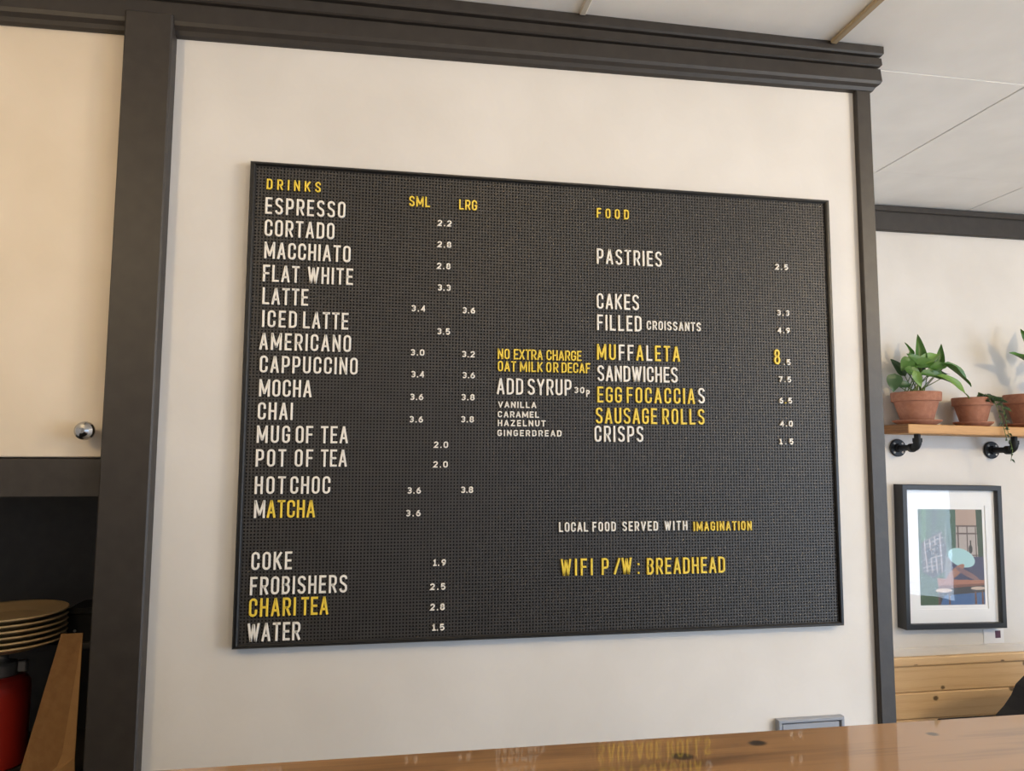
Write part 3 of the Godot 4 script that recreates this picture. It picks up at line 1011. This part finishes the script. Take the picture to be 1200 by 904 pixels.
# heart-shaped leaf, one long and one wide, base at the origin, tip along +y, face towards +z
func leaf_mesh(fold: float, droop: float, heart: float) -> ArrayMesh:
	var st := begin()
	var rows := 9
	var cols := [-1.0, -0.55, 0.0, 0.55, 1.0]
	var g := []
	for i in rows + 1:
		var v := float(i) / rows
		var hw := 0.5 * pow(sin(PI * pow(v, 0.62)), 0.85) * (1.0 - 0.25 * v)
		var line := []
		for c in cols:
			var lobe := -heart * absf(c) * pow(1.0 - v, 3.0)
			line.append(Vector3(c * hw, v + lobe, absf(c) * hw * fold - droop * v * v + 0.03 * sin(v * 9.0) * c))
		g.append(line)
	for i in rows:
		for k in cols.size() - 1:
			flat(st, [g[i][k], g[i][k + 1], g[i + 1][k + 1]])
			flat(st, [g[i][k], g[i + 1][k + 1], g[i + 1][k]])
	st.index()
	st.generate_normals()
	return st.commit()


func leaf(t: Node3D, mesh: Mesh, m: Material, a: Vector3, b: Vector3, w: float, face: Vector3) -> void:
	var y := (b - a)
	var x := y.cross(face).normalized()
	var z := x.cross(y).normalized()
	var o := mi("leaf", mesh, m, t)
	o.transform = Transform3D(Basis(x * w, y, z * y.length()), a - t.position)


func stem(t: Node3D, a: Vector3, b: Vector3, sag: float, r := 0.0016) -> void:
	var path := []
	for i in 7:
		var s := i / 6.0
		path.append(a.lerp(b, s) + Vector3(0, sag * sin(s * PI), 0) - t.position)
	mi("stem", tube(path, r * 1.3, 6, r * 0.8), M.stem, t)


func build_plants() -> void:
	var la := leaf_mesh(0.35, 0.10, 0.10)
	var lb := leaf_mesh(0.20, 0.22, 0.16)
	var lc := leaf_mesh(0.5, 0.05, 0.0)
	var out := Vector3(-0.55, 0.25, 0.8)
	# plant with broad leaves
	var p1 := Vector3(2.112, shelf_top(2.11), -0.868)
	var t := thing("potted_pothos", "leafy green pothos in a terracotta pot at the shelf's end", "plant", p1, "potted plants on the wall shelf")
	pot(t, 0.0795, 0.110)
	var root := p1 + Vector3(0, 0.105, 0)
	var L := [
		[Vector3(2.1426, 1.6648, -0.87), Vector3(2.1342, 1.7749, -0.87), 0.040, Vector3(-0.5, 0.1, 0.85), la, "leaf"],
		[Vector3(2.1054, 1.6924, -0.87), Vector3(2.0804, 1.7425, -0.87), 0.016, Vector3(-0.2, 0.2, 1), lc, "leaf"],
		[Vector3(2.1236, 1.6463, -0.89), Vector3(2.1157, 1.7157, -0.89), 0.042, Vector3(-0.4, 0.3, 0.9), la, "leaf_light"],
		[Vector3(2.1234, 1.6638, -0.85), Vector3(2.2081, 1.7058, -0.85), 0.046, Vector3(-0.1, 0.6, 0.8), la, "leaf_light"],
		[Vector3(2.2094, 1.6468, -0.86), Vector3(2.2169, 1.7431, -0.86), 0.032, Vector3(-0.7, 0.1, 0.7), la, "leaf"],
		[Vector3(2.0803, 1.6777, -0.85), Vector3(2.0472, 1.6408, -0.85), 0.050, Vector3(-0.4, 0.4, 0.9), lb, "leaf"],
		[Vector3(2.0104, 1.6171, -0.84), Vector3(1.996, 1.5632, -0.83), 0.056, Vector3(-0.5, 0.3, 0.9), lb, "leaf_dark"],
		[Vector3(2.0227, 1.5824, -0.84), Vector3(2.0724, 1.5893, -0.83), 0.034, Vector3(-0.2, 0.5, 0.9), la, "leaf_dark"],
		[Vector3(2.0754, 1.6447, -0.87), Vector3(2.192, 1.6618, -0.86), 0.042, Vector3(-0.2, 0.7, 0.8), la, "leaf_dark"],
		[Vector3(2.146, 1.6541, -0.84), Vector3(2.2096, 1.6151, -0.83), 0.046, Vector3(-0.2, 0.5, 0.9), lb, "leaf"],
		[Vector3(2.1094, 1.6211, -0.83), Vector3(2.2118, 1.6065, -0.82), 0.044, Vector3(-0.3, 0.7, 0.8), la, "leaf"],
		[Vector3(2.075, 1.6272, -0.82), Vector3(2.0909, 1.5768, -0.81), 0.032, Vector3(-0.6, 0.2, 0.9), lb, "leaf_light"],
		[Vector3(2.1925, 1.6574, -0.82), Vector3(2.2975, 1.5902, -0.81), 0.036, Vector3(-0.1, 0.8, 0.6), la, "leaf"],
		[Vector3(2.171, 1.6097, -0.81), Vector3(2.2932, 1.5561, -0.80), 0.046, Vector3(-0.2, 0.7, 0.8), lb, "leaf_light"],
		[Vector3(2.10, 1.655, -0.84), Vector3(2.175, 1.685, -0.83), 0.050, Vector3(-0.2, 0.6, 0.8), lb, "leaf"],
		[Vector3(2.13, 1.66, -0.85), Vector3(2.075, 1.70, -0.84), 0.044, Vector3(-0.5, 0.5, 0.8), lb, "leaf"],
		[Vector3(2.15, 1.64, -0.83), Vector3(2.215, 1.665, -0.82), 0.046, Vector3(-0.2, 0.7, 0.7), la, "leaf"],
		[Vector3(2.06, 1.64, -0.84), Vector3(2.115, 1.615, -0.82), 0.042, Vector3(-0.4, 0.5, 0.8), lb, "leaf"],
		[Vector3(2.16, 1.62, -0.86), Vector3(2.24, 1.635, -0.85), 0.040, Vector3(-0.2, 0.7, 0.7), la, "leaf_dark"],
		[Vector3(2.095, 1.63, -0.90), Vector3(2.06, 1.69, -0.92), 0.04, Vector3(-0.5, 0.3, 0.9), la, "leaf_dark"],
		[Vector3(2.15, 1.63, -0.90), Vector3(2.18, 1.70, -0.91), 0.04, Vector3(-0.3, 0.3, 0.9), la, "leaf_dark"],
	]
	for i in L.size():
		var q: Array = L[i]
		leaf(t, q[4], M[q[5]], q[0], q[1], q[2], q[3])
		stem(t, root + Vector3(rng.randf_range(-0.04, 0.04), 0, rng.randf_range(-0.03, 0.03)), q[0], rng.randf_range(-0.006, 0.006))
	# small trailing plant
	var p2 := Vector3(2.338, shelf_top(2.34), -0.868)
	t = thing("potted_trailing_plant", "small terracotta pot with a dark trailing plant hanging over the shelf edge", "plant", p2, "potted plants on the wall shelf")
	pot(t, 0.064, 0.098)
	root = p2 + Vector3(0.01, 0.094, 0.01)
	var strands := [
		[root, Vector3(2.34, 1.565, -0.84), Vector3(2.385, 1.535, -0.80), Vector3(2.392, 1.498, -0.792), Vector3(2.394, 1.455, -0.786), Vector3(2.400, 1.410, -0.784), Vector3(2.414, 1.360, -0.786), Vector3(2.406, 1.322, -0.788)],
		[root, Vector3(2.33, 1.562, -0.83), Vector3(2.358, 1.545, -0.80), Vector3(2.366, 1.512, -0.792), Vector3(2.376, 1.470, -0.787), Vector3(2.386, 1.425, -0.785), Vector3(2.394, 1.392, -0.786)],
		[root, Vector3(2.36, 1.560, -0.85), Vector3(2.395, 1.54, -0.82), Vector3(2.408, 1.50, -0.805), Vector3(2.412, 1.47, -0.80)]]
	for s in strands:
		var path := []
		for v in s:
			path.append(v - t.position)
		mi("stem", tube(path, 0.0014, 6, 0.0009), M.stem, t)
		for i in range(1, s.size()):
			for k in 2:
				var a: Vector3 = (s[i - 1] as Vector3).lerp(s[i], 0.35 + 0.5 * k)
				var dir := Vector3(rng.randf_range(-1, 1), rng.randf_range(-0.7, 0.15), rng.randf_range(0.1, 0.6)).normalized()
				var ln := rng.randf_range(0.020, 0.032) if i < 4 else rng.randf_range(0.014, 0.022)
				leaf(t, lc, M["leaf_grey"] if k == 0 else M["leaf_dark"], a, a + dir * ln, ln * 0.42, Vector3(-0.3, 0.6, 0.7))
	for i in 9:
		var a := root + Vector3(rng.randf_range(-0.01, 0.03), -0.004, rng.randf_range(0.0, 0.03))
		leaf(t, lc, M["leaf_grey"] if i % 2 else M["leaf_dark"], a, a + Vector3(rng.randf_range(-0.02, 0.055), rng.randf_range(-0.01, 0.012), rng.randf_range(0.02, 0.06)), 0.013, Vector3(0, 1, 0.4))
	# the third plant stands mostly beyond the picture's edge
	var p3 := Vector3(2.580, shelf_top(2.58), -0.868)
	t = thing("potted_arching_plant", "terracotta pot with broad arching leaves right of the trailing plant", "plant", p3, "potted plants on the wall shelf")
	pot(t, 0.083, 0.118)
	root = p3 + Vector3(0, 0.112, 0)
	for q in [
			[Vector3(2.540, 1.667, -0.82), Vector3(2.447, 1.713, -0.80), 0.042, Vector3(-0.1, 0.8, 0.6), "leaf"],
			[Vector3(2.56, 1.70, -0.84), Vector3(2.50, 1.79, -0.80), 0.05, Vector3(-0.4, 0.4, 0.8), "leaf"],
			[Vector3(2.60, 1.71, -0.85), Vector3(2.62, 1.83, -0.82), 0.055, Vector3(-0.3, 0.2, 0.9), "leaf_light"],
			[Vector3(2.62, 1.67, -0.83), Vector3(2.72, 1.73, -0.80), 0.055, Vector3(-0.1, 0.7, 0.7), "leaf"],
			[Vector3(2.57, 1.64, -0.80), Vector3(2.55, 1.72, -0.74), 0.05, Vector3(-0.2, 0.6, 0.7), "leaf_light"],
			[Vector3(2.62, 1.63, -0.81), Vector3(2.70, 1.60, -0.77), 0.05, Vector3(-0.1, 0.8, 0.6), "leaf"],
			[Vector3(2.55, 1.69, -0.80), Vector3(2.52, 1.76, -0.70), 0.06, Vector3(0.0, 0.8, 0.6), "leaf"]]:
		leaf(t, la, M[q[4]], q[0], q[1], q[2], q[3])
		stem(t, root + Vector3(rng.randf_range(-0.03, 0.03), 0, rng.randf_range(-0.02, 0.03)), q[0], 0.004)


# ------------------------------------------------------------------ picture

func fill_poly(im: Image, pts: Array, c: Color) -> void:
	var w := im.get_width()
	var h := im.get_height()
	var p := PackedVector2Array()
	for q in pts:
		p.append(Vector2(q[0] * w, q[1] * h))
	var lo := p[0]
	var hi := p[0]
	for v in p:
		lo = lo.min(v)
		hi = hi.max(v)
	for y in range(maxi(0, int(lo.y)), mini(h, int(hi.y) + 1)):
		for x in range(maxi(0, int(lo.x)), mini(w, int(hi.x) + 1)):
			if Geometry2D.is_point_in_polygon(Vector2(x + 0.5, y + 0.5), p):
				im.set_pixel(x, y, im.get_pixel(x, y).lerp(c, c.a))


func blob(cx: float, cy: float, rx: float, ry: float, turn := 0.0) -> Array:
	var r := []
	for i in 24:
		var a := TAU * i / 24
		var v := Vector2(cos(a) * rx, sin(a) * ry).rotated(turn)
		r.append([cx + v.x, cy + v.y])
	return r


# a loose painted interior: curtains, a window, a reader with a newspaper, legs on a stool
func print_image() -> ImageTexture:
	var im := Image.create(192, 250, false, Image.FORMAT_RGB8)
	im.fill(Color(0.46, 0.47, 0.47))
	fill_poly(im, [[0, 0], [0.42, 0], [0.36, 1], [0, 1]], Color(0.19, 0.31, 0.17))
	fill_poly(im, [[0.05, 0], [0.12, 0], [0.1, 0.5], [0.03, 0.5]], Color(0.27, 0.42, 0.22))
	fill_poly(im, [[0.22, 0], [0.30, 0], [0.24, 0.35], [0.18, 0.35]], Color(0.14, 0.23, 0.14))
	fill_poly(im, [[0.42, 0], [0.58, 0], [0.56, 0.5], [0.42, 0.5]], Color(0.17, 0.33, 0.27))
	fill_poly(im, [[0.58, 0], [0.90, 0], [0.90, 0.18], [0.58, 0.18]], Color(0.66, 0.57, 0.52))
	fill_poly(im, [[0.58, 0.18], [0.92, 0.18], [0.92, 0.5], [0.58, 0.5]], Color(0.66, 0.62, 0.60))
	for x in [0.60, 0.745, 0.88]:
		fill_poly(im, [[x, 0.17], [x + 0.018, 0.17], [x + 0.018, 0.5], [x, 0.5]], Color(0.30, 0.25, 0.25))
	for y in [0.17, 0.25, 0.48]:
		fill_poly(im, [[0.58, y], [0.92, y], [0.92, y + 0.012], [0.58, y + 0.012]], Color(0.33, 0.27, 0.27))
	fill_poly(im, [[0.90, 0], [1, 0], [1, 0.55], [0.92, 0.55]], Color(0.10, 0.24, 0.17))
	fill_poly(im, blob(0.80, 0.42, 0.030, 0.045), Color(0.09, 0.10, 0.11))
	fill_poly(im, [[0.79, 0.33], [0.815, 0.33], [0.815, 0.40], [0.79, 0.40]], Color(0.09, 0.10, 0.11))
	fill_poly(im, [[0.50, 0.50], [1, 0.50], [1, 0.80], [0.45, 0.80]], Color(0.20, 0.23, 0.36))
	fill_poly(im, [[0.28, 0.78], [1, 0.76], [1, 1], [0.28, 1]], Color(0.14, 0.15, 0.18))
	fill_poly(im, [[0.36, 0.90], [1, 0.87], [1, 1], [0.30, 1]], Color(0.18, 0.35, 0.55))
	fill_poly(im, [[0.03, 0.36], [0.34, 0.22], [0.42, 0.40], [0.38, 0.66], [0.20, 0.72], [0.04, 0.66]], Color(0.22, 0.20, 0.21))
	for k in 9:
		var y := 0.34 + k * 0.038
		fill_poly(im, [[0.05, y], [0.36, y - 0.10 + k * 0.008], [0.37, y - 0.085 + k * 0.008], [0.05, y + 0.014]], Color(0.56, 0.53, 0.52) if k % 2 else Color(0.44, 0.39, 0.38))
	for k in 4:
		fill_poly(im, [[0.07 + k * 0.08, 0.35 - k * 0.03], [0.09 + k * 0.08, 0.34 - k * 0.03], [0.13 + k * 0.075, 0.66], [0.11 + k * 0.075, 0.67]], Color(0.62, 0.58, 0.57))
	fill_poly(im, [[0.10, 0.44], [0.16, 0.40], [0.20, 0.50], [0.13, 0.53]], Color(0.12, 0.11, 0.13))
	fill_poly(im, [[0.24, 0.38], [0.30, 0.36], [0.31, 0.46], [0.25, 0.48]], Color(0.14, 0.12, 0.13))
	fill_poly(im, blob(0.65, 0.51, 0.215, 0.095, 0.22), Color(0.64, 0.80, 0.82))
	fill_poly(im, blob(0.55, 0.66, 0.16, 0.045, -0.5), Color(0.60, 0.42, 0.36))
	fill_poly(im, blob(0.74, 0.68, 0.20, 0.03, 0.35), Color(0.47, 0.36, 0.38))
	fill_poly(im, [[0.26, 0.72], [0.60, 0.74], [1, 0.745], [1, 0.80], [0.60, 0.82], [0.28, 0.84]], Color(0.62, 0.41, 0.33))
	fill_poly(im, [[0.28, 0.80], [0.6, 0.79], [1, 0.78], [1, 0.80], [0.60, 0.82], [0.28, 0.84]], Color(0.45, 0.27, 0.21))
	fill_poly(im, blob(0.36, 0.85, 0.13, 0.022), Color(0.80, 0.72, 0.65))
	fill_poly(im, blob(0.90, 0.83, 0.12, 0.018), Color(0.76, 0.68, 0.62))
	for x in [0.27, 0.43, 0.84, 0.95]:
		fill_poly(im, [[x, 0.86], [x + 0.025, 0.86], [x + 0.03, 1], [x, 1]], Color(0.36, 0.22, 0.18))
	return ImageTexture.create_from_image(im)


func build_picture() -> void:
	var t := thing("framed_picture", "framed painting of a newspaper reader in a deep black frame", "picture", Vector3(2.272, 0.981, BACK))
	t.rotation.z = -0.016
	var w := 0.202
	var h := 0.2525
	var f := 0.0185
	for rail in [
			[Vector2(-w, -h), Vector2(w, -h), Vector2(w - f, f - h), Vector2(f - w, f - h)],
			[Vector2(w, h), Vector2(-w, h), Vector2(f - w, h - f), Vector2(w - f, h - f)],
			[Vector2(-w, h), Vector2(-w, -h), Vector2(f - w, f - h), Vector2(f - w, h - f)],
			[Vector2(w, -h), Vector2(w, h), Vector2(w - f, h - f), Vector2(w - f, f - h)]]:
		mi("frame_rail", rail_mesh(rail, 0.001, 0.046, 0.0015), M.picture_frame, t)
	mi("backing_board", span(0.012 - w, w - 0.012, 0.012 - h, h - 0.012, 0.003, 0.024), M.mat_board, t)
	# mount with its window cut out
	var iw := 0.142
	var ih := 0.183
	var o := Vector2(0.004, -0.004)
	for q in [
			[-w + f, w - f, -h + f, o.y - ih], [-w + f, w - f, o.y + ih, h - f], [-w + f, o.x - iw, o.y - ih, o.y + ih], [o.x + iw, w - f, o.y - ih, o.y + ih]]:
		mi("mount", span(q[0], q[1], q[2], q[3], 0.024, 0.0275), M.mat_board, t)
	var pm := StandardMaterial3D.new()
	pm.resource_name = "art_print"
	pm.albedo_texture = print_image()
	pm.roughness = 0.7
	var st := begin()
	var a := Vector2(o.x - 0.130, o.y - 0.169)
	var b := Vector2(o.x + 0.130, o.y + 0.169)
	var z := 0.0256
	var n := Vector3.BACK
	var c := [[Vector3(a.x, a.y, z), Vector2(0, 1)], [Vector3(b.x, a.y, z), Vector2(1, 1)], [Vector3(b.x, b.y, z), Vector2(1, 0)], [Vector3(a.x, b.y, z), Vector2(0, 0)]]
	for i in [0, 2, 1, 0, 3, 2]:
		vert(st, c[i][0], n, c[i][1])
	for k in 4:
		var p: Vector3 = c[k][0]
		var q: Vector3 = c[(k + 1) % 4][0]
		flat(st, [Vector3(p.x, p.y, 0.024), Vector3(q.x, q.y, 0.024), q, p])
	mi("art_print", st.commit(), pm, t)
	mi("glass", span(-w + f, w - f, -h + f, h - f, 0.0335, 0.0355), M.picture_glass, t)
	t = thing("caption_card", "small white caption card under the framed picture", "card", Vector3(2.452, 0.688, BACK))
	mi("card", span(-0.042, 0.042, -0.026, 0.024, 0.0005, 0.0025), M.card, t)
	mi("printed_patch", span(0.006, 0.028, -0.008, 0.018, 0.0025, 0.003), M.card_print, t)


func build_chair() -> void:
	var t := thing("upholstered_chair", "dark upholstered chair back in front of the pine panelling", "chair", Vector3(2.45, 0, -0.55))
	var p := PackedVector2Array([Vector2(-0.40, 0.50), Vector2(-0.378, 0.572), Vector2(-0.348, 0.597), Vector2(-0.321, 0.627), Vector2(-0.304, 0.657), Vector2(-0.273, 0.681), Vector2(-0.22, 0.715), Vector2(-0.12, 0.745), Vector2(0.0, 0.755), Vector2(0.12, 0.745), Vector2(0.22, 0.715), Vector2(0.273, 0.681), Vector2(0.304, 0.657), Vector2(0.321, 0.627), Vector2(0.348, 0.597), Vector2(0.378, 0.572), Vector2(0.40, 0.50), Vector2(0.38, 0.42), Vector2(-0.38, 0.42)])
	mi("backrest", prism(p, 0.0, 0.07), M.upholstery, t)
	mi("seat", span(-0.36, 0.36, 0.36, 0.46, -0.30, 0.0, 0.02), M.upholstery, t)
	for x in [-0.33, 0.33]:
		for z in [-0.27, 0.03]:
			mi("leg", span(x - 0.02, x + 0.02, 0.0, 0.42 if z > 0 else 0.36, z - 0.02, z + 0.02, 0.003), M.black_metal, t)
